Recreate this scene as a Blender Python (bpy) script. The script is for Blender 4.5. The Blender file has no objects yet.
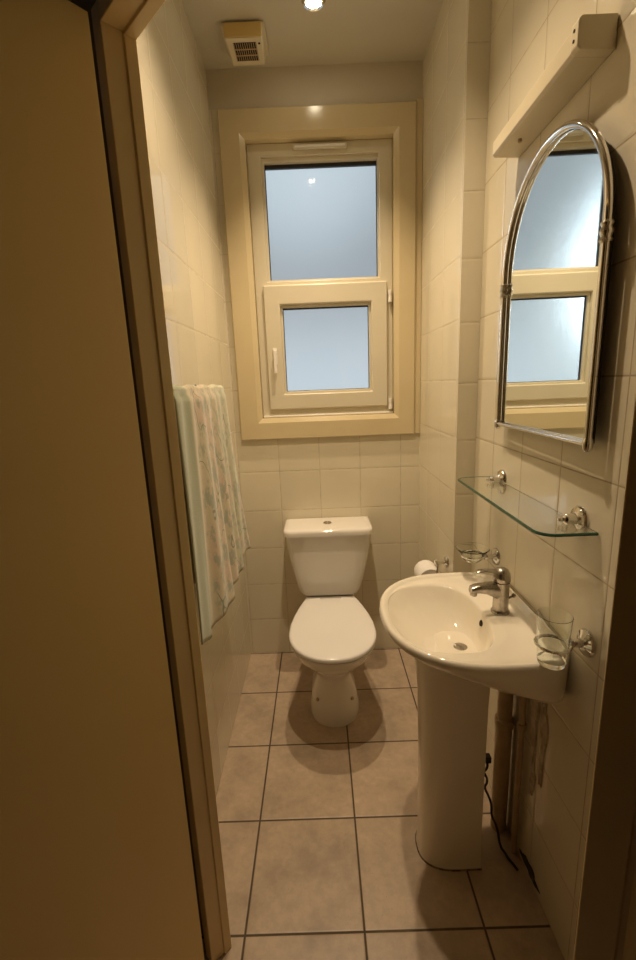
import bpy, bmesh, math, random
from mathutils import Vector, Matrix
random.seed(7)
S = bpy.context.scene
COL = S.collection
PI = math.pi

# ------------------------------------------------------------------ materials
def mat(name, base=(.8, .8, .8), rough=.5, metal=0., **kw):
    m = bpy.data.materials.new(name); m.use_nodes = True
    b = m.node_tree.nodes['Principled BSDF']
    b.inputs['Base Color'].default_value = (*base, 1)
    b.inputs['Roughness'].default_value = rough
    b.inputs['Metallic'].default_value = metal
    for k, v in kw.items():
        b.inputs[k.replace('_', ' ')].default_value = v
    return m

class NT:
    def __init__(s, m):
        s.m = m; s.t = m.node_tree; s.b = s.t.nodes.get('Principled BSDF')
    def n(s, typ, **kw):
        x = s.t.nodes.new(typ)
        for k, v in kw.items(): setattr(x, k, v)
        return x
    def l(s, a, b): s.t.links.new(a, b)
    def math(s, op, a, b=None, c=None):
        x = s.n('ShaderNodeMath', operation=op)
        for i, v in enumerate((a, b, c)):
            if v is None: continue
            if isinstance(v, (int, float)): x.inputs[i].default_value = v
            else: s.l(v, x.inputs[i])
        return x.outputs[0]
    def ramp(s, fac, stops):
        r = s.n('ShaderNodeValToRGB'); e = r.color_ramp.elements
        while len(e) < len(stops): e.new(.5)
        for i, (p, c) in enumerate(stops):
            e[i].position = p; e[i].color = (*c, 1) if len(c) == 3 else c
        s.l(fac, r.inputs[0]); return r.outputs[0]
    def noise(s, vec, scale, detail=3, rough=.5):
        x = s.n('ShaderNodeTexNoise'); x.inputs['Scale'].default_value = scale
        x.inputs['Detail'].default_value = detail; x.inputs['Roughness'].default_value = rough
        if vec is not None: s.l(vec, x.inputs['Vector'])
        return x.outputs['Fac']
    def mix(s, fac, a, b, blend='MIX'):
        x = s.n('ShaderNodeMix', data_type='RGBA', blend_type=blend)
        for i, v in ((0, fac), (6, a), (7, b)):
            if isinstance(v, (int, float)): x.inputs[i].default_value = v
            elif isinstance(v, tuple): x.inputs[i].default_value = (*v, 1)
            else: s.l(v, x.inputs[i])
        return x.outputs[2]
    def smooth(s, v, lo, hi):
        x = s.n('ShaderNodeMapRange', interpolation_type='SMOOTHSTEP')
        x.inputs[1].default_value = lo; x.inputs[2].default_value = hi
        s.l(v, x.inputs[0]); return x.outputs[0]

def tile_mat(name, axes, offs, size, mortar, col, grout, rough=.08, floor=False):
    """square tiles laid on two world axes, pillowed edges, soft colour variation"""
    m = mat(name, col, rough); N = NT(m)
    g = N.n('ShaderNodeNewGeometry'); sp = N.n('ShaderNodeSeparateXYZ'); N.l(g.outputs['Position'], sp.inputs[0])
    d = []; ids = []
    for ax, of in zip(axes, offs):
        q = N.math('DIVIDE', N.math('SUBTRACT', sp.outputs['XYZ'.index(ax)], of), size)
        f = N.math('FRACT', q); ids.append(N.math('FLOOR', q))
        d.append(N.math('MULTIPLY', N.math('MINIMUM', f, N.math('SUBTRACT', 1., f)), size))
    dist = N.math('MINIMUM', d[0], d[1])
    tile = N.smooth(dist, mortar * .45, mortar * .95)
    cv = N.n('ShaderNodeCombineXYZ'); N.l(ids[0], cv.inputs[0]); N.l(ids[1], cv.inputs[1])
    wn = N.n('ShaderNodeTexWhiteNoise', noise_dimensions='3D'); N.l(cv.outputs[0], wn.inputs['Vector'])
    pos = g.outputs['Position']
    if floor:
        n1 = N.noise(pos, 7, 6, .65); n2 = N.noise(pos, 38, 4, .6)
        c = N.ramp(n1, [(.3, tuple(x * .72 for x in col)), (.5, col), (.72, tuple(min(1, x * 1.22) for x in col))])
        c = N.mix(N.ramp(n2, [(.38, (0, 0, 0)), (.62, (1, 1, 1))]), N.mix(.35, c, tuple(x * .7 for x in col)), c)
        ns = N.noise(pos, 210, 2)
        c = N.mix(N.ramp(ns, [(.7, (0, 0, 0)), (.76, (.5, .5, .5))]), c, (.08, .05, .025))
    else:
        n1 = N.noise(pos, 3.5, 4)
        c = N.ramp(n1, [(.3, tuple(x * .94 for x in col)), (.7, col)])
    vr = N.math('MULTIPLY_ADD', wn.outputs['Value'], .10 if floor else .05, .93 if floor else .96)
    sc = N.n('ShaderNodeVectorMath', operation='SCALE'); N.l(c, sc.inputs[0]); N.l(vr, sc.inputs['Scale'])
    gn = N.noise(pos, 25, 3)
    gc = N.ramp(gn, [(.35, tuple(x * .7 for x in grout)), (.7, grout)])
    N.l(N.mix(tile, gc, sc.outputs[0]), N.b.inputs['Base Color'])
    N.l(N.math('MULTIPLY_ADD', tile, rough - .75, .75), N.b.inputs['Roughness'])
    h = N.smooth(dist, mortar * .4, mortar * (1.6 if floor else 3.2))
    wav = N.noise(pos, 9 if not floor else 30, 2)
    h2 = N.math('MULTIPLY_ADD', wav, .35 if not floor else .25, h)
    # each tile set at its own tiny tilt
    tl = N.math('MULTIPLY', N.math('SUBTRACT', wn.outputs['Value'], .5), N.math('FRACT', N.math('DIVIDE', N.math('SUBTRACT', sp.outputs['XYZ'.index(axes[0])], offs[0]), size)))
    h3 = N.math('MULTIPLY_ADD', tl, .5, h2)
    bp = N.n('ShaderNodeBump'); bp.inputs['Strength'].default_value = .55 if floor else .28
    bp.inputs['Distance'].default_value = .0016 if floor else .0016
    N.l(h3, bp.inputs['Height']); N.l(bp.outputs[0], N.b.inputs['Normal'])
    return m

TC = (.80, .735, .565); GR = (.72, .63, .46)
M = {}
M['tile_xz'] = tile_mat('cream_wall_tile_back', 'XZ', (.0095, 0), .1985, .0022, TC, GR)
M['tile_yz'] = tile_mat('cream_wall_tile_side', 'YZ', (-.1655, 0), .2, .0022, TC, GR)
M['tile_yz_r'] = tile_mat('cream_wall_tile_basin_side', 'YZ', (-.1435, 0), .2, .0024, TC, (.56, .45, .29))
M['floor'] = tile_mat('beige_floor_tile', 'XY', (.166, -.321), .3139, .0042, (.56, .43, .305), (.11, .075, .04), .38, True)

def noisy(name, c0, c1, scale, rough, bump=0, bscale=60, **kw):
    m = mat(name, c0, rough, **kw); N = NT(m)
    g = N.n('ShaderNodeNewGeometry')
    n = N.noise(g.outputs['Position'], scale, 4)
    N.l(N.ramp(n, [(.35, c0), (.68, c1)]), N.b.inputs['Base Color'])
    if bump:
        bp = N.n('ShaderNodeBump'); bp.inputs['Strength'].default_value = bump; bp.inputs['Distance'].default_value = .002
        N.l(N.noise(g.outputs['Position'], bscale, 3), bp.inputs['Height']); N.l(bp.outputs[0], N.b.inputs['Normal'])
    return m

M['ceil'] = noisy('ceiling_paint', (.62, .58, .47), (.66, .62, .51), 3, .7, .15, 80)
M['paint'] = noisy('wall_paint', (.60, .54, .42), (.64, .58, .45), 4, .6, .15, 90)
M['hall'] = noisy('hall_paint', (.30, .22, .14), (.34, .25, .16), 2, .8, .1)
M['gloss'] = noisy('cream_gloss_paint', (.66, .55, .335), (.69, .58, .36), 5, .18, .06, 40)
M['door'] = noisy('door_gloss_paint', (.93, .70, .31), (.95, .72, .33), 2.5, .35, .06, 30)
M['frame'] = noisy('door_frame_paint', (.86, .66, .34), (.90, .70, .36), 4, .35, .08, 35)
M['upvc'] = noisy('window_plastic', (.68, .625, .475), (.71, .65, .50), 6, .3)
M['gasket'] = mat('rubber_gasket', (.02, .02, .025), .5)
M['white'] = noisy('white_ceramic', (.86, .82, .75), (.88, .84, .77), 3, .07, Coat_Weight=.3)
M['cream'] = noisy('cream_ceramic', (.87, .80, .66), (.89, .82, .68), 3, .08, Coat_Weight=.3)
M['seat'] = noisy('white_seat_plastic', (.88, .85, .80), (.90, .87, .82), 3, .16)
M['chrome'] = noisy('chrome', (.72, .71, .69), (.82, .81, .79), 12, .08, metal=1.)
M['chrome_dull'] = noisy('limescaled_chrome', (.34, .31, .27), (.58, .54, .48), 45, .26, .25, 120, metal=1.)
M['mirror'] = mat('mirror_silver', (.90, .95, .93), .01, 1.)
M['glass'] = mat('clear_glass', (.97, 1, .985), .0, Transmission_Weight=1., IOR=1.45)
M['glass_edge'] = mat('green_glass', (.62, .86, .76), .02, Transmission_Weight=1., IOR=1.5)
M['darkhole'] = mat('dark_recess', (.02, .012, .008), .8)
M['waste'] = noisy('tarnished_metal', (.16, .14, .11), (.34, .30, .25), 60, .4, .2, 120, metal=.6)
M['plastic'] = noisy('aged_cream_plastic', (.74, .66, .47), (.78, .70, .51), 8, .35)
M['fan_side'] = noisy('yellowed_plastic', (.66, .48, .17), (.70, .52, .20), 8, .4)
M['pipe'] = noisy('painted_pipe', (.50, .36, .20), (.62, .47, .28), 20, .45, .2, 60)
M['hose'] = noisy('black_cord', (.012, .01, .008), (.04, .03, .02), 80, .5)
M['plaster'] = noisy('rough_filler', (.42, .33, .22), (.68, .60, .47), 40, .85, .8, 90)
M['mould'] = noisy('dark_mould', (.03, .025, .02), (.10, .08, .05), 70, .9)
M['roll'] = noisy('toilet_paper', (.86, .83, .78), (.90, .87, .82), 60, .9, .3, 200)
M['brass'] = mat('worn_metal', (.45, .36, .22), .35, 1.)
def emis(name, c, s):
    m = mat(name, (0, 0, 0), .5)
    m.node_tree.nodes['Principled BSDF'].inputs['Emission Color'].default_value = (*c, 1)
    m.node_tree.nodes['Principled BSDF'].inputs['Emission Strength'].default_value = s
    return m
WARM = (1., .775, .53)
M['bulb'] = emis('halogen_bulb', (1., .86, .62), 60)

def frosted():
    m = mat('frosted_glass', (.93, .95, .96), .22, Transmission_Weight=1., IOR=1.40)
    N = NT(m); b = N.b
    b.inputs['Coat Weight'].default_value = .45; b.inputs['Coat Roughness'].default_value = .04
    g = N.n('ShaderNodeNewGeometry')
    v = N.n('ShaderNodeTexVoronoi'); v.inputs['Scale'].default_value = 260; N.l(g.outputs['Position'], v.inputs['Vector'])
    bp = N.n('ShaderNodeBump'); bp.inputs['Strength'].default_value = .25; bp.inputs['Distance'].default_value = .001
    N.l(v.outputs['Distance'], bp.inputs['Height']); N.l(bp.outputs[0], b.inputs['Normal'])
    return m
M['frost'] = frosted()

def towel_mat():
    m = mat('printed_cotton_towel', (.8, .8, .7), .95); N = NT(m)
    uv = N.n('ShaderNodeUVMap'); sp = N.n('ShaderNodeSeparateXYZ'); N.l(uv.outputs[0], sp.inputs[0])
    u, v = sp.outputs[0], sp.outputs[1]
    base = N.mix(N.smooth(u, .17, .19), (.42, .45, .31), (.62, .55, .38))
    base = N.mix(N.smooth(u, .66, .68), base, (.56, .55, .37))
    base = N.mix(N.smooth(u, .955, .97), base, (.50, .58, .44))
    mp = N.n('ShaderNodeMapping'); mp.inputs['Scale'].default_value = (3.2, 4.4, 1); N.l(uv.outputs[0], mp.inputs[0])
    # soft pink and blue-grey washes
    w1 = N.ramp(N.noise(mp.outputs[0], 2.6, 3), [(.46, (0, 0, 0)), (.58, (.7, .7, .7))])
    band = N.math('MULTIPLY', N.smooth(u, .19, .27), N.math('SUBTRACT', 1., N.smooth(u, .58, .68)))
    low = N.math('SUBTRACT', 1., N.smooth(v, .30, .55))
    bandl = N.math('MAXIMUM', band, N.math('MULTIPLY', low, N.smooth(u, .2, .3)))
    c = N.mix(N.math('MULTIPLY', w1, bandl), base, (.66, .48, .36))
    w2 = N.ramp(N.noise(mp.outputs[0], 5.3, 4, .6), [(.50, (0, 0, 0)), (.58, (.8, .8, .8))])
    c = N.mix(N.math('MULTIPLY', w2, bandl), c, (.34, .38, .27))
    # curling tendrils: thin contour lines of a noise
    t = N.noise(mp.outputs[0], 3.1, 1)
    ln = N.math('ABSOLUTE', N.math('SUBTRACT', t, .47))
    ln = N.math('SUBTRACT', 1., N.smooth(ln, .006, .014))
    gate = N.smooth(N.noise(mp.outputs[0], 1.7, 1), .50, .56)
    c = N.mix(N.math('MULTIPLY', N.math('MULTIPLY', ln, gate), bandl), c, (.24, .27, .17))
    t2 = N.noise(mp.outputs[0], 8.5, 2); sp2 = N.math('MULTIPLY', N.smooth(t2, .56, .72), .6)
    c = N.mix(N.math('MULTIPLY', sp2, bandl), c, (.33, .36, .25))
    N.l(c, N.b.inputs['Base Color'])
    bp = N.n('ShaderNodeBump'); bp.inputs['Strength'].default_value = .7; bp.inputs['Distance'].default_value = .0015
    g = N.n('ShaderNodeNewGeometry'); N.l(N.noise(g.outputs['Position'], 420, 2), bp.inputs['Height']); N.l(bp.outputs[0], N.b.inputs['Normal'])
    N.b.inputs['Sheen Weight'].default_value = .3
    return m
M['towel'] = towel_mat()

# ------------------------------------------------------------------ object helpers
def wmat(o):
    m = o.matrix_basis.copy()
    while o.parent:
        o = o.parent; m = o.matrix_basis @ m
    return m

def obj(name, bm, m, parent=None, smooth=40, bevel=0, seg=2, origin=None):
    """link a bmesh given in WORLD coordinates as one mesh object"""
    bmesh.ops.recalc_face_normals(bm, faces=bm.faces)
    me = bpy.data.meshes.new(name)
    o = bpy.data.objects.new(name, me)
    if parent:
        o.parent = parent
        bmesh.ops.transform(bm, matrix=wmat(parent).inverted(), verts=bm.verts)
    elif origin:
        o.location = origin
        bmesh.ops.translate(bm, vec=-Vector(origin), verts=bm.verts)
    bm.to_mesh(me); bm.free()
    COL.objects.link(o)
    me.materials.append(M[m] if isinstance(m, str) else m)
    if smooth:
        for p in me.polygons: p.use_smooth = True
        me.set_sharp_from_angle(angle=math.radians(smooth))
    if bevel:
        b = o.modifiers.new('bevel', 'BEVEL'); b.width = bevel; b.segments = seg; b.limit_method = 'ANGLE'
        b.angle_limit = math.radians(40); b.harden_normals = True
    return o

def tag(o, label=None, cat=None, group=None, kind=None):
    for k, v in (('label', label), ('category', cat), ('group', group), ('kind', kind)):
        if v: o[k] = v
    return o

def thing(name, label, cat, loc=(0, 0, 0), group=None, kind=None):
    e = bpy.data.objects.new(name, None); COL.objects.link(e); e.location = loc; e.empty_display_size = .05
    return tag(e, label, cat, group, kind)

def BM(): return bmesh.new()

def box(bm, lo, hi, rot=None, piv=None):
    vs = [bm.verts.new((x, y, z)) for x in (lo[0], hi[0]) for y in (lo[1], hi[1]) for z in (lo[2], hi[2])]
    for f in ((0, 1, 3, 2), (4, 6, 7, 5), (0, 4, 5, 1), (2, 3, 7, 6), (0, 2, 6, 4), (1, 5, 7, 3)):
        bm.faces.new([vs[i] for i in f])
    if rot is not None: bmesh.ops.rotate(bm, cent=piv, matrix=rot, verts=vs)
    return vs

def loft(bm, rings, cap0=True, cap1=True, closed=True):
    R = [[bm.verts.new(p) for p in r] for r in rings]
    n = len(R[0])
    for a, b in zip(R, R[1:]):
        for i in range(n if closed else n - 1):
            j = (i + 1) % n
            bm.faces.new((a[i], a[j], b[j], b[i]))
    if cap0: bm.faces.new(list(reversed(R[0])))
    if cap1: bm.faces.new(R[-1])
    return R

def frame_of(axis):
    a = Vector(axis).normalized()
    u = a.orthogonal().normalized(); v = a.cross(u)
    return a, u, v

def lathe(bm, prof, c, axis=(0, 0, 1), n=32, cap0=True, cap1=True):
    """prof: list of (radius, distance along axis)"""
    a, u, v = frame_of(axis); c = Vector(c)
    return loft(bm, [[c + a * h + (u * math.cos(2 * PI * i / n) + v * math.sin(2 * PI * i / n)) * max(r, 1e-5) for i in range(n)] for r, h in prof], cap0, cap1)

def tube(bm, pts, r, n=12, closed=False):
    pts = [Vector(p) for p in pts]; N = len(pts)
    rad = r if isinstance(r, (list, tuple)) else [r] * N
    t0 = (pts[1] - pts[0]).normalized(); u = t0.orthogonal().normalized()
    rings = []
    for i, p in enumerate(pts):
        if closed: t = (pts[(i + 1) % N] - pts[i - 1]).normalized()
        else: t = (pts[min(i + 1, N - 1)] - pts[max(i - 1, 0)]).normalized()
        u = (u - t * u.dot(t)).normalized(); v = t.cross(u)
        rings.append([p + (u * math.cos(2 * PI * k / n) + v * math.sin(2 * PI * k / n)) * rad[i] for k in range(n)])
    if closed:
        rings.append(rings[0])
        loft(bm, rings, False, False); bmesh.ops.remove_doubles(bm, verts=bm.verts, dist=1e-6)
    else: loft(bm, rings)

def prism(bm, poly, z0, z1):
    loft(bm, [[(x, y, z0) for x, y in poly], [(x, y, z1) for x, y in poly]])

def smoothpts(pts, k=8):
    """Catmull-Rom through pts"""
    P = [Vector(p) for p in pts]; P = [P[0] * 2 - P[1]] + P + [P[-1] * 2 - P[-2]]
    out = []
    for i in range(1, len(P) - 2):
        for s in range(k):
            t = s / k; a, b, c, d = P[i - 1:i + 3]
            out.append(.5 * ((2 * b) + (c - a) * t + (2 * a - 5 * b + 4 * c - d) * t * t + (3 * b - a - 3 * c + d) * t ** 3))
    out.append(P[-2]); return out

def lerp(a, b, t): return a + (b - a) * t
def interp(x, tab):
    for (x0, y0), (x1, y1) in zip(tab, tab[1:]):
        if (x0 <= x <= x1) or (x1 <= x <= x0): return lerp(y0, y1, (x - x0) / (x1 - x0))
    return tab[0][1] if abs(x - tab[0][0]) < abs(x - tab[-1][0]) else tab[-1][1]

# ------------------------------------------------------------------ room constants (metres)
W, W2, YP, H = .896, .964, -.582, 2.689
JX, JY = .136, -1.286                       # inner edge of the left door jamb
R2 = 2 ** .5
def DL(u, n): return (JX + (u - n) / R2, JY + (-u - n) / R2)   # door-local: u along the opening, n towards the hall

# ------------------------------------------------------------------ setting
def struct(name, bm, m, **kw):
    return tag(obj(name, bm, m, **kw), kind='structure')

bm = BM(); box(bm, (-1.5, -4.0, -.1), (2.6, .35, 0)); struct('floor', bm, 'floor')
bm = BM(); box(bm, (-1.5, -4.0, H), (2.6, .35, H + .1)); struct('ceiling', bm, 'ceil')
# left wall, right wall (basin side), boxed-out pier
bm = BM(); box(bm, (-.1, -1.13, 0), (0, .12, H)); struct('wall_left', bm, 'tile_yz')
bm = BM(); box(bm, (W2, -2.08, 0), (W2 + .1, .12, H)); struct('wall_right', bm, 'tile_yz_r')
bm = BM(); box(bm, (W, YP, 0), (W2 - .0005, 0, H))
o = struct('wall_pier', bm, 'tile_yz')
o.data.materials.append(M['tile_xz'])
for p in o.data.polygons:
    if abs(p.normal.y) > .5: p.material_index = 1
# back wall with the window hole
WX0, WX1, WZ0, WZ1 = .143, .772, 1.255, 2.425
bm = BM(); hg = .008
for lo, hi in (((0, 0, 0), (W2, .12, WZ0 - hg)), ((0, 0, WZ0 - hg), (WX0 - hg, .12, WZ1 + hg)), ((WX1 + hg, 0, WZ0 - hg), (W2, .12, WZ1 + hg)), ((0, 0, WZ1 + hg), (W2, .12, 2.545))):
    box(bm, lo, hi)
struct('wall_back', bm, 'tile_xz', smooth=0)
bm = BM(); box(bm, (0, 0, 2.545), (W2, .12, H)); struct('wall_back_upper', bm, 'paint', smooth=0)
# diagonal wall with the doorway
UL, UR, HZ = -.004, .742, 1.972             # lining faces and head
def diag(bm, u0, u1, n0, n1, z0, z1):
    P = [DL(u0, n0), DL(u1, n0), DL(u1, n1), DL(u0, n1)]
    prism(bm, P, z0, z1)
bm = BM(); diag(bm, -1.6, UL - .03, (.004), (.04), 0, H); diag(bm, UR + .03, 2.6, (.004), (.04), 0, H); diag(bm, UL - .03, UR + .03, (.004), (.04), HZ + .03, H)
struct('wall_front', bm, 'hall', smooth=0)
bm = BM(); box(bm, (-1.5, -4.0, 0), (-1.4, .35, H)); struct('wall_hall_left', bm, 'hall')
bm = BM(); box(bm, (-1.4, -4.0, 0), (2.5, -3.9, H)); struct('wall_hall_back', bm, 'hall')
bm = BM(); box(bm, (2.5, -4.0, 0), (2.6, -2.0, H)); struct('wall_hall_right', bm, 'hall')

# door frame: lining with rebate and stop, architraves on the hall side
fr = thing('door_1', 'cream painted door frame with its open door leaf at the left edge', 'door', (*DL(.37, 0), 0), kind='structure')
def jamb(name, sgn, ua, us):
    # profile in (u,n): lining, stop
    bm = BM()
    k = -sgn * .03
    prof = [(ua + k, 0), (us, 0), (us, .021), (ua, .0215), (ua, .056), (ua + k, .056)]
    prism(bm, [DL(u, n) for u, n in prof], 0, HZ + (.03 if 1 else 0))
    return obj(name, bm, 'frame', fr, smooth=0, bevel=.0018)
jamb('door_jamb', 1, UL, 0.0)
jamb('door_jamb', -1, UR, .738)
bm = BM()
prof = [(0, HZ + .03), (0, 1.968), (.021, 1.968), (.0215, HZ), (.056, HZ), (.056, HZ + .03)]
loft(bm, [[(*DL(u, n), z) for n, z in prof] for u in (UL, UR)])
obj('door_head', bm, 'frame', fr, smooth=0, bevel=.0018)
for s, u0 in ((-1, UL - .006), (1, UR + .006)):
    bm = BM()
    pr = [(0, .056), (0, .066), (.010, .072), (.028, .070), (.036, .074), (.055, .072), (.062, .056)]
    if s > 0: prism(bm, [DL(u0 + s * a, n - .016) for a, n in pr], 0, HZ + .06)
    else: continue
    obj('architrave', bm, 'frame', fr, smooth=30)
bm = BM(); pr = [(HZ + .006 + a, n - .016) for a, n in ((0, .056), (0, .066), (.010, .072), (.028, .070), (.036, .074), (.055, .072), (.062, .056))]
loft(bm, [[(*DL(u, n), z) for z, n in pr] for u in (UL, UR + .065)]); obj('architrave', bm, 'frame', fr, smooth=30)
# strike plate on the right jamb
bm = BM(); diag(bm, UR - .0012, UR + .001, .026, .050, .90, .975); sp = obj('strike_plate', bm, 'brass', fr, smooth=0)
bm = BM(); diag(bm, UR - .0022, UR, .031, .044, .915, .95); obj('latch_hole', bm, 'darkhole', sp, smooth=0)
# open leaf, hinged at the left jamb, swung into the hall
bm = BM()
hx, hy = DL(-.002, .0735)
ang = math.radians(231)
d = Vector((math.cos(ang), math.sin(ang))); nn = Vector((d.y, -d.x))   # nn: away from camera
A = Vector((hx, hy))
leaf = [A, A + d * .755, A + d * .755 + nn * .038, A + nn * .038]
if (leaf[2] - Vector((.41, -2.15))).length < (leaf[1] - Vector((.41, -2.15))).length:
    leaf = [A, A + d * .755, A + d * .755 - nn * .038, A - nn * .038]
prism(bm, [tuple(p) for p in leaf], .008, 1.975)
lf = obj('door_leaf', bm, 'door', fr, smooth=0, bevel=.002)

# ------------------------------------------------------------------ window
win = thing('window_1', 'tall cream plastic window with frosted glass and a small opening sash', 'window', (.4575, .05, WZ0), kind='structure')
def ring_frame(bm, x0, x1, z0, z1, w, y0, y1, wb=None, wt=None):
    """rectangular frame, mitred, as one mesh. outer rect and border width"""
    wb = wb or w; wt = wt or w
    o_ = [(x0, z0), (x1, z0), (x1, z1), (x0, z1)]; i_ = [(x0 + w, z0 + wb), (x1 - w, z0 + wb), (x1 - w, z1 - wt), (x0 + w, z1 - wt)]
    L = [[(x, y, z) for x, z in q] for q, y in ((o_, y1), (o_, y0), (i_, y0), (i_, y1))]
    R = [[bm.verts.new(p) for p in r] for r in L]
    for a, b in ((0, 1), (1, 2), (2, 3), (3, 0)):
        for i in range(4):
            j = (i + 1) % 4; bm.faces.new((R[a][i], R[a][j], R[b][j], R[b][i]))
bm = BM(); ring_frame(bm, WX0, WX1, WZ0, WZ1, .058, .025, .11, .05, .050)
box(bm, (WX0 + .05, .025, 1.835), (WX1 - .05, .11, 1.870))
fo = obj('window_frame', bm, 'upvc', win, smooth=0, bevel=.004)
# glazing bead round the top light
bm = BM(); ring_frame(bm, .2005, .7205, 1.8695, 2.3755, .0125, .040, .075, .008, .019); obj('glazing_bead', bm, 'upvc', win, smooth=0, bevel=.002)
bm = BM(); ring_frame(bm, .2125, .7085, 1.8765, 2.357, .0035, .060, .0735, .003, .016); obj('gasket', bm, 'gasket', win, smooth=0)
bm = BM(); box(bm, (.212, .0705, 1.876), (.710, .0765, 2.358)); obj('window_pane', bm, 'frost', win, smooth=0)
# opening sash
bm = BM(); ring_frame(bm, .180, .744, 1.292, 1.852, .073, .008, .075, .072, .086)
sa = obj('sash', bm, 'upvc', win, smooth=0, bevel=.006, seg=3)
bm = BM(); ring_frame(bm, .2525, .6715, 1.3635, 1.7665, .0105, .026, .06, .0125, .0125); obj('glazing_bead', bm, 'upvc', sa, smooth=0, bevel=.002)
bm = BM(); ring_frame(bm, .2625, .6615, 1.3755, 1.7545, .003, .040, .0545, .003, .006); obj('gasket', bm, 'gasket', sa, smooth=0)
bm = BM(); box(bm, (.2610, .050, 1.374), (.6630, .056, 1.756)); obj('window_pane', bm, 'frost', sa, smooth=0)
# handle
bm = BM(); box(bm, (.209, .000, 1.500), (.229, .0085, 1.575)); box(bm, (.212, -.014, 1.545), (.227, .002, 1.566)); box(bm, (.2125, -.020, 1.462), (.2265, -.011, 1.566))
obj('handle', bm, 'white', sa, bevel=.003)
for z in (1.786, 1.302):
    bm = BM(); lathe(bm, [(.0085, -.026), (.0085, -.008), (.007, -.007), (.007, .007), (.0085, .008), (.0085, .026)], (.757, .010, z), n=16)
    box(bm, (.757, .012, z - .024), (.768, .025, z + .024)); obj('hinge', bm, 'white', win)
# trickle vent
bm = BM(); box(bm, (.345, .006, 2.392), (.575, .0255, 2.409)); v = obj('trickle_vent', bm, 'upvc', win, bevel=.004)
bm = BM(); box(bm, (.352, .003, 2.3955), (.568, .0065, 2.4045)); obj('vent_slider', bm, 'white', v, bevel=.0015)
bm = BM(); lathe(bm, [(.006, 0), (.006, -.006), (.004, -.008)], (.462, .0255, 2.380), (0, 1, 0), 12); obj('screw_cap', bm, 'upvc', win)
# inner reveal lining and the mitred casing board (trim)
bm = BM(); ring_frame(bm, WX0 - .0075, WX1 + .0075, WZ0 - .0075, WZ1 + .0075, .007, -.006, .119); struct('trim_2', bm, 'gloss', smooth=0)
bm = BM()
o_ = (.037, .866, 1.155, 2.535)
def rr(d, y): x0, x1, z0, z1 = o_; return [(x0 + d, y, z0 + d), (x1 - d, y, z0 + d), (x1 - d, y, z1 - d), (x0 + d, y, z1 - d)]
def rin(e, y): return [(WX0 - e, y, WZ0 - e), (WX1 + e, y, WZ0 - e), (WX1 + e, y, WZ1 + e), (WX0 - e, y, WZ1 + e)]
rings = [rr(0, -.0005), rr(0, -.018), rr(.003, -.021), rin(.022, -.021), rin(.016, -.018), rin(.012, -.016), rin(.004, -.012), rin(0, -.010), rin(0, -.0005)]
R = [[bm.verts.new(p) for p in r] for r in rings]
for a, b in zip(R, R[1:] + R[:1]):
    for i in range(4):
        j = (i + 1) % 4; bm.faces.new((a[i], a[j], b[j], b[i]))
struct('trim_1', bm, 'gloss', smooth=0)
bm = BM(); box(bm, (.8665, -.012, 1.155), (.8955, -.0005, 2.548)); struct('trim_3', bm, 'gloss', bevel=.002)
# thin sealant line at the window foot
bm = BM(); box(bm, (WX0 + .002, .012, WZ0 + .0005), (WX1 - .002, .0255, WZ0 + .010)); struct('trim_4', bm, 'white', bevel=.003)

# ------------------------------------------------------------------ ceiling: downlights, extractor
def downlight(x, y, label, cone, watts):
    t = thing('ceiling_downlight', label, 'light', (x, y, H), group='recessed ceiling downlights')
    bm = BM(); lathe(bm, [(.041, .001), (.041, -.004), (.036, -.008), (.030, -.006), (.027, -.001), (.027, .002)], (x, y, H), n=40, cap0=False, cap1=False)
    obj('bezel', bm, 'chrome', t)
    bm = BM(); lathe(bm, [(.022, -.0015), (.019, -.006), (.012, -.010), (.0001, -.011)], (x, y, H), n=28); obj('bulb', bm, 'bulb', t)
    l = bpy.data.lights.new('halogen_spot', 'SPOT'); l.energy = watts; l.color = WARM
    l.spot_size = math.radians(cone); l.spot_blend = 1.; l.shadow_soft_size = .022
    lo = bpy.data.objects.new('lamp_beam', l); COL.objects.link(lo); lo.parent = t; lo.location = (0, 0, -.036)
    return t
downlight(.447, -.318, 'round chrome ceiling downlight glowing in front of the window, beside the extractor', 92, 54)
downlight(.425, -.92, 'round ceiling downlight above the basin end of the room, nearer the door', 120, 48)

fan = thing('extractor_fan', 'yellowed cream plastic extractor vent with square black grille on the ceiling', 'vent', (.19, -.15, H))
bm = BM(); rings = []
for z, e, fy in ((H - .0005, 0, -.078), (H - .006, 0, -.078), (H - .010, .004, -.082)):
    rings.append([(.110 + e, -.238, z), (.268 - e, -.238, z), (.268 - e, fy, z), (.110 + e, fy, z)])
loft(bm, rings); obj('mounting_plate', bm, 'plastic', fan, smooth=0)
FZ = H - .056
bm = BM()
vs = [bm.verts.new(p) for p in ((.119, -.248, H - .009), (.262, -.248, H - .009), (.262, -.088, H - .009), (.119, -.088, H - .009),
                                (.124, -.246, FZ), (.257, -.246, FZ), (.252, -.105, FZ), (.129, -.105, FZ))]
for f in ((0, 1, 2, 3), (4, 7, 6, 5), (0, 4, 5, 1), (1, 5, 6, 2), (2, 6, 7, 3), (3, 7, 4, 0)): bm.faces.new([vs[i] for i in f])
body = obj('housing', bm, 'plastic', fan, smooth=0, bevel=.005)
bm = BM(); box(bm, (.123, -.2515, FZ + .004), (.258, -.2475, H - .008)); obj('side_panel', bm, 'fan_side', fan, bevel=.0015)
bm = BM(); box(bm, (.150, -.228, FZ - .0012), (.234, -.135, FZ - .0002)); gb = obj('grille', bm, 'darkhole', fan, smooth=0)
bm = BM()
for i in range(11):
    x = .152 + i * .008; box(bm, (x - .0009, -.228, FZ - .0035), (x + .0009, -.135, FZ - .0012))
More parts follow.
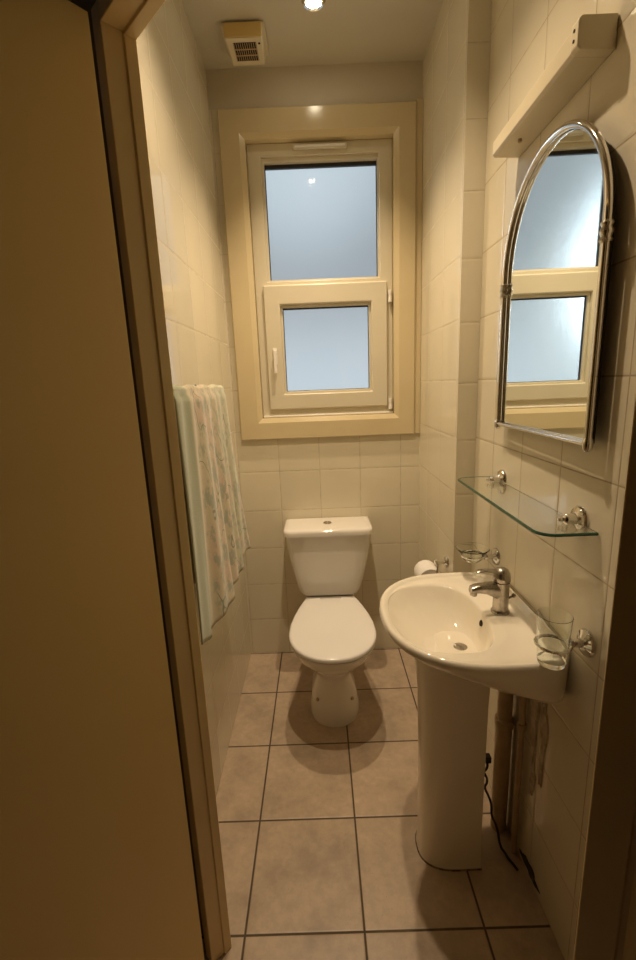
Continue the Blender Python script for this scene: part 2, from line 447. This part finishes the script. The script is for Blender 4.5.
for y in (-.197, -.166): box(bm, (.150, y - .0014, FZ - .004), (.234, y + .0014, FZ - .0012))
obj('grille_bars', bm, M['pipe'], gb, smooth=0)
bm = BM(); lathe(bm, [(.004, 0), (.004, -.002)], (.245, -.222, FZ - .0002), n=12); obj('screw', bm, 'darkhole', fan)

# ------------------------------------------------------------------ wall light above the mirror
sl = thing('wall_light', 'cream oblong wall light fitting above the arched mirror', 'light', (W2, -1.02, 1.97))
bm = BM()
def yring(y, x0, z0, z1, sl_=.006): return [(W2 - .001, y, z0), (x0 + .006, y, z0 + .002), (x0, y, z0 + .008), (x0, y, z1 - .006), (x0 + .006, y, z1), (W2 - .001, y, z1)]
loft(bm, [yring(-1.196, .895, 1.969, 2.019), yring(-.829, .893, 1.967, 2.010)])
obj('diffuser_body', bm, 'plastic', sl, smooth=50, bevel=.0015)
bm = BM(); loft(bm, [yring(-1.219, .893, 1.968, 2.022), yring(-1.196, .892, 1.968, 2.022)]); ec = obj('end_cap', bm, 'plastic', sl, smooth=50, bevel=.003)
for z in (1.988, 2.004):
    bm = BM(); lathe(bm, [(.0028, 0), (.0028, .001)], (.8925, -1.207, z), (-1, 0, 0), 12); obj('screw_hole', bm, 'darkhole', ec)
bm = BM(); lathe(bm, [(.005, .002), (.005, -.004), (.003, -.006)], (.925, -.92, 1.967), n=16); obj('pull_switch', bm, M['pipe'], sl)

# ------------------------------------------------------------------ arched mirror
mr = thing('wall_mirror', 'arched wall mirror in a chrome tube frame above the glass shelf', 'mirror', (.94, -1.055, 1.27))
mr.rotation_euler = (0, 0, 0)
TA = math.tan(math.radians(1.0))
def mx(y, off=0): return .9415 + TA * (y + 1.055) - off     # near end stands a little further off the wall
Y0, Y1 = -1.291, -.832; YC = (Y0 + Y1) / 2; HWm = (Y1 - Y0) / 2
def arch(y0, y1, zb, zs, zt, k=40):
    """open arch outline starting bottom far side, going up, over, down; returns (y,z)"""
    yc = (y0 + y1) / 2; hw = (y1 - y0) / 2
    pts = [(y1, zb + (zs - zb) * i / 8) for i in range(8)]
    for i in range(k + 1):
        a = PI * i / k
        pts.append((yc + hw * math.cos(a), zs + (zt - zs) * math.sin(a) ** .94))
    pts += [(y0, zs - (zs - zb) * i / 8) for i in range(1, 9)]
    return pts
ZB, ZS, ZT = 1.272, 1.66, 1.904
A_ = arch(Y0, Y1, ZB, ZS, ZT)
bm = BM(); inn = arch(Y0 + .008, Y1 - .008, ZB + .004, ZS, ZT - .008)
loft(bm, [[(mx(y, -.004), y, z) for y, z in inn], [(mx(y, 0), y, z) for y, z in inn]], True, True)
obj('mirror_glass', bm, 'mirror', mr, smooth=0)
bm = BM(); tube(bm, [(mx(y, .006), y, z) for y, z in A_], .0075, 14); tube(bm, [(mx(Y1, .006), Y1, ZB), (mx(Y0, .006), Y0, ZB)], .006, 12)
obj('tube_frame', bm, 'chrome', mr, smooth=60)
bm = BM(); bk = arch(Y0 + .004, Y1 - .004, ZB, ZS, ZT - .004)
loft(bm, [[(mx(y, -.010), y, z) for y, z in bk], [(mx(y, -.0045), y, z) for y, z in bk]]); obj('backing_board', bm, M['darkhole'], mr, smooth=0)
for y in (-1.15, -.95):
    bm = BM(); box(bm, (mx(y, -.009), y - .03, 1.5), (W2 - .0005, y + .03, 1.56)); obj('wall_spacer', bm, 'darkhole', mr, smooth=0)
for y, z in ((Y1, ZB), (Y0, ZB)):
    bm = BM(); lathe(bm, [(.0001, -.016), (.006, -.0145), (.009, -.009), (.0105, 0), (.009, .009), (.006, .0145), (.0001, .016)], (mx(y, .006), y, z), n=18); obj('corner_ball', bm, 'chrome', mr)
for y, z in ((Y1, 1.638), (Y0, 1.650)):
    bm = BM(); lathe(bm, [(.009, -.018), (.0115, -.014), (.009, -.008), (.012, 0), (.009, .008), (.0115, .014), (.009, .018)], (mx(y, .006), y, z), n=18)
    obj('wall_clip', bm, 'chrome', mr)

# ------------------------------------------------------------------ glass shelf
sh = thing('glass_shelf', 'clear glass shelf with green edge on chrome wall mounts below the mirror', 'shelf', (W2, -1.033, 1.09))
sx, ya, yb, r = .846, -1.303, -.745, .036
pl = [(W2 - .002, yb), (W2 - .002, ya)]
for i in range(9):
    a = PI / 2 * i / 8; pl.append((sx + r - r * math.sin(a), ya + r - r * math.cos(a)))
for i in range(9):
    a = PI / 2 * i / 8; pl.append((sx + r - r * math.cos(a), yb - r + r * math.sin(a)))
bm = BM(); prism(bm, pl, 1.088, 1.094); g = obj('shelf_glass', bm, 'glass', sh, smooth=0, bevel=.001)
bm = BM(); 
# green bevelled rim running along the front edge
e_ = pl[2:]
tube(bm, [(W2 - .003, ya + .0003, 1.091)] + [(x, y, 1.091) for x, y in e_] + [(W2 - .003, yb - .0003, 1.091)], .0034, 8)
obj('green_edge', bm, mat('glass_edge_green', (.03, .13, .085), .1, Transmission_Weight=.3), sh)
for y in (-1.238, -.829):
    bm = BM(); lathe(bm, [(.029, 0), (.029, .004), (.026, .009), (.016, .012), (.0125, .014), (.0115, .030), (.012, .033), (.009, .038), (.004, .040)], (W2, y, 1.103), (-1, 0, 0), 30)
    m_ = obj('shelf_mount', bm, 'chrome', sh)
    bm = BM(); lathe(bm, [(.004, .039), (.006, .042), (.006, .047), (.003, .050)], (W2, y, 1.103), (-1, 0, 0), 16); obj('clamp_screw', bm, 'chrome', m_)

# ------------------------------------------------------------------ soap dish, tumbler
def wall_disc(bm, y, z, r=.028):
    lathe(bm, [(r, 0), (r, .004), (r * .9, .009), (r * .5, .013), (.0095, .015), (.0085, .030), (.0105, .034), (.0085, .040)], (W2, y, z), (-1, 0, 0), 32)
sd = thing('soap_dish', 'small clear glass soap dish in a chrome ring behind the tap', 'soap dish', (W2, -.812, .845))
bm = BM(); wall_disc(bm, -.812, .845); obj('wall_mount', bm, 'chrome', sd)
bm = BM(); tube(bm, [(.885 + .036 * math.cos(a), -.812 + .036 * math.sin(a), .853) for a in [2 * PI * i / 32 for i in range(32)]], .0035, 8, True); obj('holder_ring', bm, 'chrome', sd)
bm = BM(); lathe(bm, [(.0001, .834), (.022, .834), (.033, .845), (.037, .858), (.052, .876), (.050, .878), (.034, .861), (.030, .848), (.020, .838), (.0001, .838)], (.885, -.812, 0), n=36, cap0=False, cap1=False)
dg = obj('dish', bm, 'glass', sd)
tb = thing('tumbler_holder', 'chrome ring holder on a round wall mount at the near corner of the basin', 'holder', (W2, -1.302, .848))
bm = BM(); wall_disc(bm, -1.302, .848, .030); obj('wall_mount', bm, 'chrome', tb)
bm = BM(); tube(bm, [(.889 + .0335 * math.cos(a), -1.302 + .0335 * math.sin(a), .848) for a in [2 * PI * i / 32 for i in range(32)]], .0036, 8, True); obj('holder_ring', bm, 'chrome', tb)
bm = BM(); lathe(bm, [(.0001, .803), (.026, .803), (.0285, .808), (.031, .85), (.0345, .915), (.0335, .9155), (.0298, .85), (.027, .815), (.0001, .813)], (.889, -1.302, 0), n=40, cap0=False, cap1=False)
tag(obj('glass_tumbler', bm, 'glass', None, origin=(.889, -1.302, .803)), 'clear drinking glass standing in the chrome ring beside the basin', 'glass')

# ------------------------------------------------------------------ pedestal basin
YB = -1.044
bs = thing('pedestal_basin', 'cream ceramic wash basin on a pedestal against the tiled right wall', 'basin', (.80, YB, 0))
def sgnpow(v, p): return math.copysign(abs(v) ** p, v)
def outer_poly():
    P = []
    n = 60
    for i in range(n + 1):     # far shoulder -> nose -> near shoulder
        a = PI / 2 + PI * i / n
        P.append((.81 + .25 * sgnpow(math.cos(a), 2 / 2.35), YB + .249 * sgnpow(math.sin(a), 2 / 2.35)))
    for i in range(1, 9):
        t = i / 8; P.append((lerp(.81, .962, t), YB - lerp(.249, .205, t ** 4)))
    for i in range(1, 12): P.append((.962, YB - .205 + .410 * i / 12))
    for i in range(0, 8):
        t = 1 - i / 8; P.append((lerp(.81, .962, t), YB + lerp(.249, .205, t ** 4)))
    return P
def bowl_poly():
    P = []
    for i in range(80):
        a = 2 * PI * i / 80
        e = 2 / 2.3 if math.cos(a) < 0 else 2 / 2.7
        P.append((.725 + (.138 if math.cos(a) < 0 else .114) * sgnpow(math.cos(a), e), YB + .176 * sgnpow(math.sin(a), 2 / 2.6)))
    return P
def polar(poly, c, a):
    dx, dy = math.cos(a), math.sin(a); best = None
    n = len(poly)
    for i in range(n):
        x0, y0 = poly[i][0] - c[0], poly[i][1] - c[1]; x1, y1 = poly[(i + 1) % n][0] - c[0], poly[(i + 1) % n][1] - c[1]
        ex, ey = x1 - x0, y1 - y0; den = dx * ey - dy * ex
        if abs(den) < 1e-12: continue
        t = (x0 * ey - y0 * ex) / den; s = (x0 * dy - y0 * dx) / den
        if t > 0 and -1e-6 <= s <= 1 + 1e-6: best = t if best is None else max(best, t)
    return best
C0 = (.74, YB)
OP, BP = outer_poly(), bowl_poly()
NA = 144
ANG = [2 * PI * (i + .5) / NA for i in range(NA)]
# extra aim at the two wall corners
cx_ = math.atan2(.205, .962 - C0[0])
ANG = sorted([a for a in ANG if min(abs(a - cx_), abs(a - 2 * PI + cx_)) > .02] + [cx_, 2 * PI - cx_])
RO = [polar(OP, C0, a) for a in ANG]; RB = [polar(BP, C0, a) for a in ANG]
ZR = .788
def rp(i, r, z): 
    x, y = C0[0] + math.cos(ANG[i]) * r, C0[1] + math.sin(ANG[i]) * r
    return (x, y, z)
rings = []
n = len(ANG)
def body_ring(sx_, sf, sb, z, lift):
    out = []
    for i in range(n):
        x, y, _ = rp(i, RO[i], 0)
        t = max(0, min(1, (x - .56) / .404)); t = t * t * (3 - 2 * t)
        s = lerp(sf, sb, t)
        out.append((.962 - (.962 - x) * sx_, YB + (y - YB) * s, z + lift * (1 - t)))
    return out
rings.append(body_ring(.46, .40, .80, .672, .012))
rings.append(body_ring(.56, .50, .93, .672, .012))
rings.append(body_ring(.66, .62, .965, .676, .018))
rings.append(body_ring(.78, .76, .978, .690, .024))
rings.append(body_ring(.88, .88, .988, .712, .024))
rings.append(body_ring(.95, .955, .996, .740, .014))
rings.append(body_ring(.985, .988, 1, .762, .004))
rings.append([rp(i, RO[i], .776) for i in range(n)])
rings.append([rp(i, RO[i] - .0015, ZR - .002) for i in range(n)])
rings.append([rp(i, RO[i] - .006, ZR + .002) for i in range(n)])
rings.append([rp(i, RO[i] - .012, ZR + .002) for i in range(n)])
rings.append([rp(i, RO[i] - .019, ZR - .003) for i in range(n)])
rings.append([rp(i, RO[i] - .024, ZR - .006) for i in range(n)])
def mid(t, z): return [rp(i, lerp(RO[i] - .024, RB[i] + .004, t), z) for i in range(n)]
rings.append(mid(.4, ZR - .006)); rings.append(mid(.75, ZR - .006)); rings.append(mid(1, ZR - .008))
rings.append([rp(i, RB[i], ZR - .012) for i in range(n)])
def br(s, shift, z):
    out = []
    for i in range(n):
        x, y, _ = rp(i, RB[i] * s, 0); out.append((x + shift, y - shift * .45, z))
    return out
rings += [br(.97, .001, .770), br(.90, .005, .752), br(.80, .012, .733), br(.68, .020, .714), br(.55, .027, .699), br(.42, .032, .688), br(.3, .034, .681), br(.2, .034, .678), br(.07, .034, .677)]
# low upstand along the wall: raise top verts near the wall
rings = [r if k < 9 else [(x, y, z + (.008 if x > .950 else 0)) for x, y, z in r] for k, r in enumerate(rings)]
bm = BM(); loft(bm, rings)
o = obj('basin_bowl', bm, 'cream', bs, smooth=0)
for p in o.data.polygons: p.use_smooth = True
o.data.set_sharp_from_angle(angle=math.radians(62))
# pedestal
bm = BM(); rings = []
for z, xf, hw, xb in ((0, .664, .078, .836), (.015, .667, .075, .835), (.1, .669, .073, .834), (.35, .668, .074, .834), (.55, .664, .078, .834), (.64, .655, .086, .834), (.69, .640, .098, .840)):
    rg = []
    for i in range(49):
        a = PI / 2 + PI * i / 48
        rg.append((xf + (xb - xf) * .62 + (xb - xf) * .62 * sgnpow(math.cos(a), .85), YB + hw * sgnpow(math.sin(a), .72), z))
    rg += [(xb, YB - hw * .98, z), (xb, YB - hw * .98 + .008, z), (xb, YB + hw * .98 - .008, z), (xb, YB + hw * .98, z)]
    rings.append(rg)
loft(bm, rings); pe = obj('pedestal', bm, 'cream', bs, smooth=50)
bm = BM(); loft(bm, [[(lerp(.75, x, 1.025), lerp(YB, y, 1.03), .0005) for x, y, z in rings[0]], [(lerp(.75, x, 1.0), lerp(YB, y, 1.0), .004) for x, y, z in rings[0]]])
obj('sealant', bm, noisy('cracked_sealant', (.05, .035, .02), (.42, .31, .19), 38, .8), pe, smooth=0)
# waste and overflow
DX, DY = .774, YB - .015
bm = BM(); lathe(bm, [(.0305, .672), (.0305, .6812), (.028, .6828), (.023, .680)], (DX, DY, 0), n=32); wr = obj('waste_ring', bm, 'waste', bs)
bm = BM(); lathe(bm, [(.0225, .6802), (.0225, .6806)], (DX, DY, 0), n=32); obj('waste_gap', bm, 'darkhole', wr)
bm = BM(); lathe(bm, [(.015, .680), (.0195, .687), (.0185, .6905), (.012, .692), (.0001, .6925)], (DX, DY, 0), n=28); obj('plug', bm, 'chrome_dull', wr)
bm = BM(); lathe(bm, [(.0085, 0), (.0085, .004)], (.8355, YB - .002, .750), (-1, 0, .3), 20); obj('overflow_hole', bm, 'darkhole', bs)
# tap
TX = .884; z0 = ZR - .006
bm = BM()
lathe(bm, [(.024, 0), (.0245, .004), (.022, .008), (.0205, .012), (.0200, .04), (.0205, .080), (.0210, .088)], (TX, YB, z0), n=32)
sp_ = []
for t, (x, z, w, h) in enumerate([(TX - .002, .062, .0195, .026), (TX - .020, .067, .0175, .020), (TX - .040, .071, .016, .015), (TX - .058, .072, .0155, .012), (TX - .074, .0705, .015, .0105), (TX - .083, .068, .0135, .009)]):
    sp_.append([(x + h * math.sin(b) * .15, YB + w * sgnpow(math.cos(b), .6), z0 + z + h * sgnpow(math.sin(b), .7)) for b in [2 * PI * i / 20 for i in range(20)]])
loft(bm, sp_)
lathe(bm, [(.0095, 0), (.0095, -.010), (.008, -.012)], (TX - .073, YB, z0 + .0625), (.15, 0, 1), 18)
tp = obj('mixer_tap', bm, 'chrome_dull', bs, smooth=50); tag(tp, 'dull chrome single lever mixer tap')
bm = BM()
lathe(bm, [(.0200, .089), (.0230, .093), (.0230, .103), (.0210, .114), (.0155, .123), (.007, .128), (.0001, .1285)], (TX, YB, z0), n=32)
lv = []
for x, z, w, h in [(TX + .002, .114, .013, .007), (TX - .020, .119, .011, .0045), (TX - .045, .122, .0105, .003), (TX - .062, .121, .0105, .003), (TX - .069, .118, .009, .0035)]:
    lv.append([(x, YB + w * sgnpow(math.cos(b), .8), z0 + z + h * math.sin(b)) for b in [2 * PI * i / 16 for i in range(16)]])
loft(bm, lv); obj('lever', bm, 'chrome_dull', tp, smooth=50)
bm = BM(); lathe(bm, [(.003, 0), (.003, .012), (.006, .014), (.006, .020), (.003, .022)], (TX + .018, YB - .003, z0 + .040), (1, 0, .5), 14); obj('pop_up_knob', bm, 'chrome_dull', tp)

# ------------------------------------------------------------------ pipes behind the pedestal
bm = BM(); lathe(bm, [(.0235, 0), (.0235, .37), (.0255, .372), (.0255, .378), (.0272, .380), (.0272, .400), (.0235, .402), (.0215, .404), (.0215, .668)], (.936, -.992, 0), n=24)
tag(obj('waste_pipe', bm, 'pipe', None, origin=(.936, -.992, 0)), 'thick cream painted waste pipe with a collar behind the basin pedestal', 'pipe')
bm = BM(); lathe(bm, [(.0085, 0), (.0085, .43), (.0125, .432), (.0125, .450), (.0085, .452), (.0085, .668)], (.950, -1.072, 0), n=16)
tag(obj('supply_pipe', bm, 'pipe', None, origin=(.95, -1.072, 0)), 'thin cream painted water pipe rising beside the basin pedestal', 'pipe')
bm = BM(); pts = []
for i in range(70):
    t = i / 69; z = lerp(.235, .004, min(1, t * 1.35)); 
    bx = .893 + .045 * t * t; by = -.975 - .22 * max(0, t - .3) ; w = .006 * (1 - t)
    pts.append((bx + w * math.sin(t * 34), by + w * math.cos(t * 34), max(.006, z)))
tube(bm, pts, .0038, 8); box(bm, (.890, -.985, .232), (.907, -.966, .252))
tag(obj('dangling_cord', bm, 'hose', None, origin=(.9, -.98, 0)), 'black twisted cord hanging beside the waste pipe under the basin', 'cord')
# crumbling filler and mould on the wall behind the pipes (flat deposits with their own outline)
def blotch(cy, cz, ry, rz, seed, th):
    rnd = random.Random(seed); b = BM(); k = 40; ph = [rnd.uniform(0, 6.28) for _ in range(4)]
    pts = []
    for i in range(k):
        a = 2 * PI * i / k; q = 1 + .22 * math.sin(3 * a + ph[0]) + .15 * math.sin(5 * a + ph[1]) + .09 * math.sin(9 * a + ph[2])
        pts.append((cy + ry * q * math.cos(a), max(.004, cz + rz * q * math.sin(a))))
    loft(b, [[(W2 - .0004, y, z) for y, z in pts], [(W2 - th, cy + (y - cy) * .9, cz + (z - cz) * .94) for y, z in pts]]); return b
t = thing('wall_patch', 'crumbling light filler patch on the wall behind the basin pipes', 'patch', (W2, -1.15, .5))
for k, a in enumerate(((-1.115, .53, .022, .13, 1, .006), (-1.165, .47, .014, .12, 2, .004), (-1.15, .62, .03, .035, 3, .005), (-1.125, .33, .012, .07, 5, .003))):
    obj('filler', blotch(*a), 'plaster', t, smooth=0)
obj('mould_stain', blotch(-1.145, .03, .05, .016, 12, .003), 'mould', t, smooth=0)

# ------------------------------------------------------------------ toilet
TXc = .434
tl = thing('toilet', 'white close coupled toilet with closed lid under the window', 'toilet', (TXc, -.30, 0))
def sec(z, hw, yf, yb, hwb, pb=3.0, k=56, yc=None):
    """egg section: round front at yf, squarer back at yb"""
    yc = yc if yc is not None else yf + hw * 1.05
    out = []
    for i in range(k):
        a = 2 * PI * i / k; s, c = math.sin(a), math.cos(a)
        if c >= 0: out.append((TXc + hw * s, yc - (yc - yf) * c, z))
        else:
            t = abs(c) ** (2 / pb)
            out.append((TXc + lerp(hw, hwb, t ** 1.2) * sgnpow(s, 2 / pb), yc + (yb - yc) * t, z))
    return out
bm = BM(); rings = [
    sec(0, .104, -.552, -.16, .095, 4), sec(.02, .106, -.553, -.16, .095, 4), sec(.06, .104, -.548, -.16, .092, 4), sec(.11, .094, -.540, -.16, .086, 4),
    sec(.155, .080, -.530, -.16, .078, 4), sec(.195, .073, -.528, -.16, .073, 4), sec(.225, .078, -.538, -.14, .075, 4), sec(.26, .100, -.570, -.10, .085, 4), sec(.30, .132, -.622, -.06, .10, 4),
    sec(.34, .156, -.662, -.035, .11, 4), sec(.37, .168, -.683, -.03, .115, 4), sec(.385, .171, -.688, -.03, .117, 4), sec(.390, .168, -.684, -.033, .114, 4)]
loft(bm, rings); pan = obj('pan', bm, 'white', tl, smooth=0)
for p in pan.data.polygons: p.use_smooth = True
pan.data.set_sharp_from_angle(angle=math.radians(60))
for s in (-1, 1):
    bm = BM(); lathe(bm, [(.0075, -.004), (.0075, .0), (.006, .003)], (TXc + s * .0745, -.512, .105), (s * .62, -.78, .12), 14)
    bmesh.ops.translate(bm, verts=bm.verts, vec=(0, 0, 0)); obj('bolt_cap', bm, M['pipe'], tl)
def lid_sec(z, e):
    P = []
    tab = [(-.51, .177), (-.45, .1745), (-.38, .163), (-.31, .146), (-.26, .131), (-.235, .121)]
    for i in range(33):    # front half ellipse right -> left
        a = PI * i / 32
        P.append((TXc + (.177 - e) * sgnpow(math.cos(a), .92), -.51 - (.199 - e) * sgnpow(math.sin(a), .98), z))
    for y, w in tab[1:]: P.append((TXc - w + e, y, z))
    P += [(TXc - .108 + e, -.224 - e, z), (TXc + .108 - e, -.224 - e, z)]
    for y, w in reversed(tab[1:]): P.append((TXc + w - e, y, z))
    return P
bm = BM(); loft(bm, [lid_sec(.391, .006), lid_sec(.393, .003), lid_sec(.403, .002), lid_sec(.405, .005)]); obj('seat', bm, 'seat', tl, smooth=50)
bm = BM(); loft(bm, [lid_sec(.4065, .004), lid_sec(.409, 0), lid_sec(.418, 0), lid_sec(.4225, .003), lid_sec(.4245, .009), lid_sec(.4265, .03), lid_sec(.428, .07)]); obj('lid', bm, 'seat', tl, smooth=50)
# cistern
def rsec(z, hw, yf, yb, r=.03):
    P = []
    for cx, cy, a0 in ((TXc + hw - r, yb - .012, 0), (TXc - hw + r, yb - .012, PI / 2), (TXc - hw + r, yf + r, PI), (TXc + hw - r, yf + r, 3 * PI / 2)):
        rr_ = r if a0 >= PI else .012
        ccx = cx if a0 >= PI else cx + (math.copysign(r - rr_, cx - TXc))
        for i in range(9):
            a = a0 + PI / 2 * i / 8; P.append((ccx + rr_ * math.cos(a), cy + rr_ * math.sin(a), z))
    return P
tab = [(.390, .105, -.128), (.392, .118, -.140), (.398, .131, -.150), (.408, .141, -.156), (.425, .149, -.160), (.46, .158, -.164), (.52, .172, -.170), (.60, .186, -.178), (.68, .1955, -.186), (.718, .199, -.190)]
bm = BM(); loft(bm, [rsec(z, hw, yf, -.012) for z, hw, yf in tab]); cis = obj('cistern', bm, 'white', tl, smooth=50)
bm = BM(); loft(bm, [rsec(.7185, .202, -.207, -.008, .04), rsec(.7205, .2075, -.213, -.006, .042), rsec(.738, .2085, -.214, -.006, .042), rsec(.746, .206, -.211, -.007, .04), rsec(.7500, .200, -.204, -.010, .036), rsec(.752, .185, -.19, -.02)])
cl = obj('cistern_lid', bm, 'white', tl, smooth=50)
bm = BM(); lathe(bm, [(.021, 0), (.021, .003), (.019, .0038)], (TXc, -.108, .7515), n=32); fb = obj('flush_plate', bm, 'chrome', cl)
for s in (-1, 1):
    bm = BM(); vs = []
    pts = [(TXc + s * (.0015 + .016 * math.sin(PI * i / 14)), -.108 + .016 * math.cos(PI * i / 14)) for i in range(15)]
    prism(bm, pts, .7550, .7575); obj('flush_button', bm, 'chrome_dull', fb, smooth=0)

# ------------------------------------------------------------------ toilet roll holder
rh = thing('toilet_roll_holder', 'chrome toilet roll holder on the tiled pier just past the basin', 'holder', (W, -.50, .70))
bm = BM(); lathe(bm, [(.024, 0), (.024, .004), (.020, .009), (.010, .012), (.009, .026), (.0115, .030), (.0115, .046), (.007, .050)], (W, -.505, .703), (-1, 0, 0), 26)
obj('wall_mount', bm, 'chrome', rh)
bm = BM(); tube(bm, smoothpts([(.862, -.505, .700), (.858, -.505, .672), (.856, -.505, .645), (.852, -.500, .632), (.846, -.485, .628), (.846, -.40, .628)], 5), .0042, 10)
obj('roll_arm', bm, 'chrome', rh)
bm = BM(); rings = [(.020, 0), (.045, 0), (.0465, .003), (.0465, .095), (.045, .098), (.020, .098)]
lathe(bm, rings + [rings[0]], (.834, -.495, .622), (0, 1, 0), 32, False, False)
tag(obj('toilet_roll', bm, 'roll', None, origin=(.834, -.45, .622)), 'white toilet paper roll hanging from the chrome holder past the basin', 'toilet paper')

# ------------------------------------------------------------------ towel rail and towel
RZ, RX = 1.396, .068
tr = thing('towel_rail', 'slim chrome towel rail on the left wall, mostly hidden under the towel', 'towel rail', (0, -.87, RZ))
bm = BM(); tube(bm, [(RX, -1.16, RZ), (RX, -.57, RZ)], .006, 12); obj('rail', bm, 'chrome', tr)
for y in (-1.12, -.632):
    bm = BM(); lathe(bm, [(.018, 0), (.018, .004), (.010, .010), (.007, .014), (.007, RX - .012)], (0, y, RZ + .008), (1, 0, 0), 20)
    lathe(bm, [(.0001, -.013), (.008, -.010), (.0105, 0), (.0105, .012), (.006, .018), (.0001, .020)], (RX, y, RZ), n=16); obj('bracket', bm, 'chrome', tr)
bm = BM(); uvl = bm.loops.layers.uv.new('UVMap')
NU, NV = 90, 120
def towel_pt(u, v):
    """u 0 near end .. 1 far end ; v: 0 front hem, .46 rail crest, 1 back hem"""
    front = v < .47
    if v < .44:
        t = 1 - v / .44                     # 0 at rail, 1 at hem
        zt, yl, yr = RZ + .008, -1.118, -.560
        hem = interp(u, [(0, .790), (.08, .765), (.14, .752), (.22, .752), (.34, .752), (.60, .750), (.75, .75), (1, .75)])
        z = lerp(zt, hem, t)
        y = lerp(lerp(yl, -1.165, t), lerp(yr, -.395, t ** 1.15), u)
        fo = .011 * math.sin(u * 19 + .8) * (.35 + .65 * t) + .006 * math.sin(u * 41 + 3 * t)
        # layered fold: central printed panel lies over the side strips
        fo += .014 * (1 / (1 + math.exp(-(u - .17) * 90))) - .012 * (1 / (1 + math.exp(-(u - .675 + .03 * t) * 90)))
        x = RX + .014 + fo * (.45 + .55 * t) + .012 * t
        k = min(1, t / .03); x = lerp(RX + .006, x, k)
    elif v < .50:
        a = PI * (v - .44) / .06; lump = .003 * math.sin(u * 25)
        y = lerp(-1.118, -.560, u)
        x = RX + .0125 * math.cos(a); z = RZ + .008 + .010 * math.sin(a) + lump * math.sin(a)
    else:
        t = (v - .50) / .50; y = lerp(-1.118, lerp(-.560, -.47, t), u)
        z = lerp(RZ + .008, .86, t); x = RX - .0125 - .014 * min(1, t * 6) + .006 * math.sin(u * 17 + 1) * min(1, t * 4)
    return (max(.012, x), y, z)
G = [[bm.verts.new(towel_pt(i / NU, j / NV)) for i in range(NU + 1)] for j in range(NV + 1)]
for j in range(NV):
    for i in range(NU):
        f = bm.faces.new((G[j][i], G[j][i + 1], G[j + 1][i + 1], G[j + 1][i]))
        for lp, (a, b) in zip(f.loops, ((i, j), (i + 1, j), (i + 1, j + 1), (i, j + 1))): lp[uvl].uv = (a / NU, b / NV)
tw = obj('towel', bm, 'towel', None, smooth=0, origin=(RX, -.85, RZ))
for p in tw.data.polygons: p.use_smooth = True
sm = tw.modifiers.new('thick', 'SOLIDIFY'); sm.thickness = .004; sm.offset = 0
tag(tw, 'pale green and cream towel with faded flower print hanging on the left wall', 'towel')

# ------------------------------------------------------------------ sky outside
w = bpy.data.worlds.new('overcast_sky'); S.world = w; w.use_nodes = True
t = w.node_tree; t.nodes.clear()
def wn(typ, **kw):
    x = t.nodes.new(typ)
    for k, v in kw.items(): setattr(x, k, v)
    return x
tc = wn('ShaderNodeTexCoord')
def dotw(vec):
    d_ = wn('ShaderNodeVectorMath', operation='DOT_PRODUCT'); t.links.new(tc.outputs['Generated'], d_.inputs[0]); d_.inputs[1].default_value = Vector(vec).normalized(); return d_.outputs['Value']
def mr_(v, a, b, c, d_):
    x = wn('ShaderNodeMapRange', interpolation_type='SMOOTHSTEP'); t.links.new(v, x.inputs[0])
    for i, q in enumerate((a, b, c, d_)): x.inputs[i + 1].default_value = q
    return x.outputs[0]
def direc(az, el): az, el = math.radians(az), math.radians(el); return (math.sin(az) * math.cos(el), math.cos(az) * math.cos(el), math.sin(el))
def cosd(a): return math.cos(math.radians(a))
glow = mr_(dotw(direc(-38, 10)), cosd(11.2), cosd(5), 0, 1)         # bright break in the cloud, low on the left
glow2 = mr_(dotw(direc(-1, 25)), cosd(14), cosd(2), 0, .42)       # thinner cloud straight ahead
base = wn('ShaderNodeMix', data_type='RGBA'); t.links.new(mr_(dotw((0, 0, 1)), 0., .26, 0, 1), base.inputs[0])
base.inputs[6].default_value = (.62, .70, .75, 1); base.inputs[7].default_value = (.33, .37, .40, 1)
def lay(fac, a, c):
    m_ = wn('ShaderNodeMix', data_type='RGBA'); t.links.new(fac, m_.inputs[0]); t.links.new(a, m_.inputs[6]); m_.inputs[7].default_value = (*c, 1); return m_.outputs[2]
c_ = lay(glow2, base.outputs[2], (1.0, 1.18, 1.30)); mx2 = type('o', (), {})()
mx2.outputs = {2: lay(glow, c_, (6.5, 7.6, 8.2))}
bg = wn('ShaderNodeBackground'); t.links.new(mx2.outputs[2], bg.inputs[0]); bg.inputs[1].default_value = 1.0
ou = wn('ShaderNodeOutputWorld'); t.links.new(bg.outputs[0], ou.inputs[0])

# ------------------------------------------------------------------ camera
cam = bpy.data.cameras.new('camera'); co = bpy.data.objects.new('camera', cam); COL.objects.link(co)
p_, y_, r_ = 0.2128490028811476, -0.006574256601644677, -0.03928122920743971
fwd = Vector((math.sin(y_) * math.cos(p_), math.cos(y_) * math.cos(p_), -math.sin(p_))); right = Vector((math.cos(y_), -math.sin(y_), 0)); up = right.cross(fwd)
r1 = right * math.cos(r_) + up * math.sin(r_); u1 = up * math.cos(r_) - right * math.sin(r_)
m3 = Matrix((r1, u1, -fwd)).transposed().to_4x4(); m3.translation = Vector((.4101, -2.1513, 1.4070))
co.matrix_world = m3
cam.sensor_fit = 'VERTICAL'; cam.sensor_height = 24; cam.lens = 24 * 444.894 / 960; cam.clip_start = .01
S.camera = co
S.view_settings.view_transform = 'Standard'; S.view_settings.look = 'None'; S.view_settings.gamma = 1; S.view_settings.use_curve_mapping = False
S.view_settings.exposure = 0.07
try:
    S.cycles.use_denoising = True
except Exception: pass
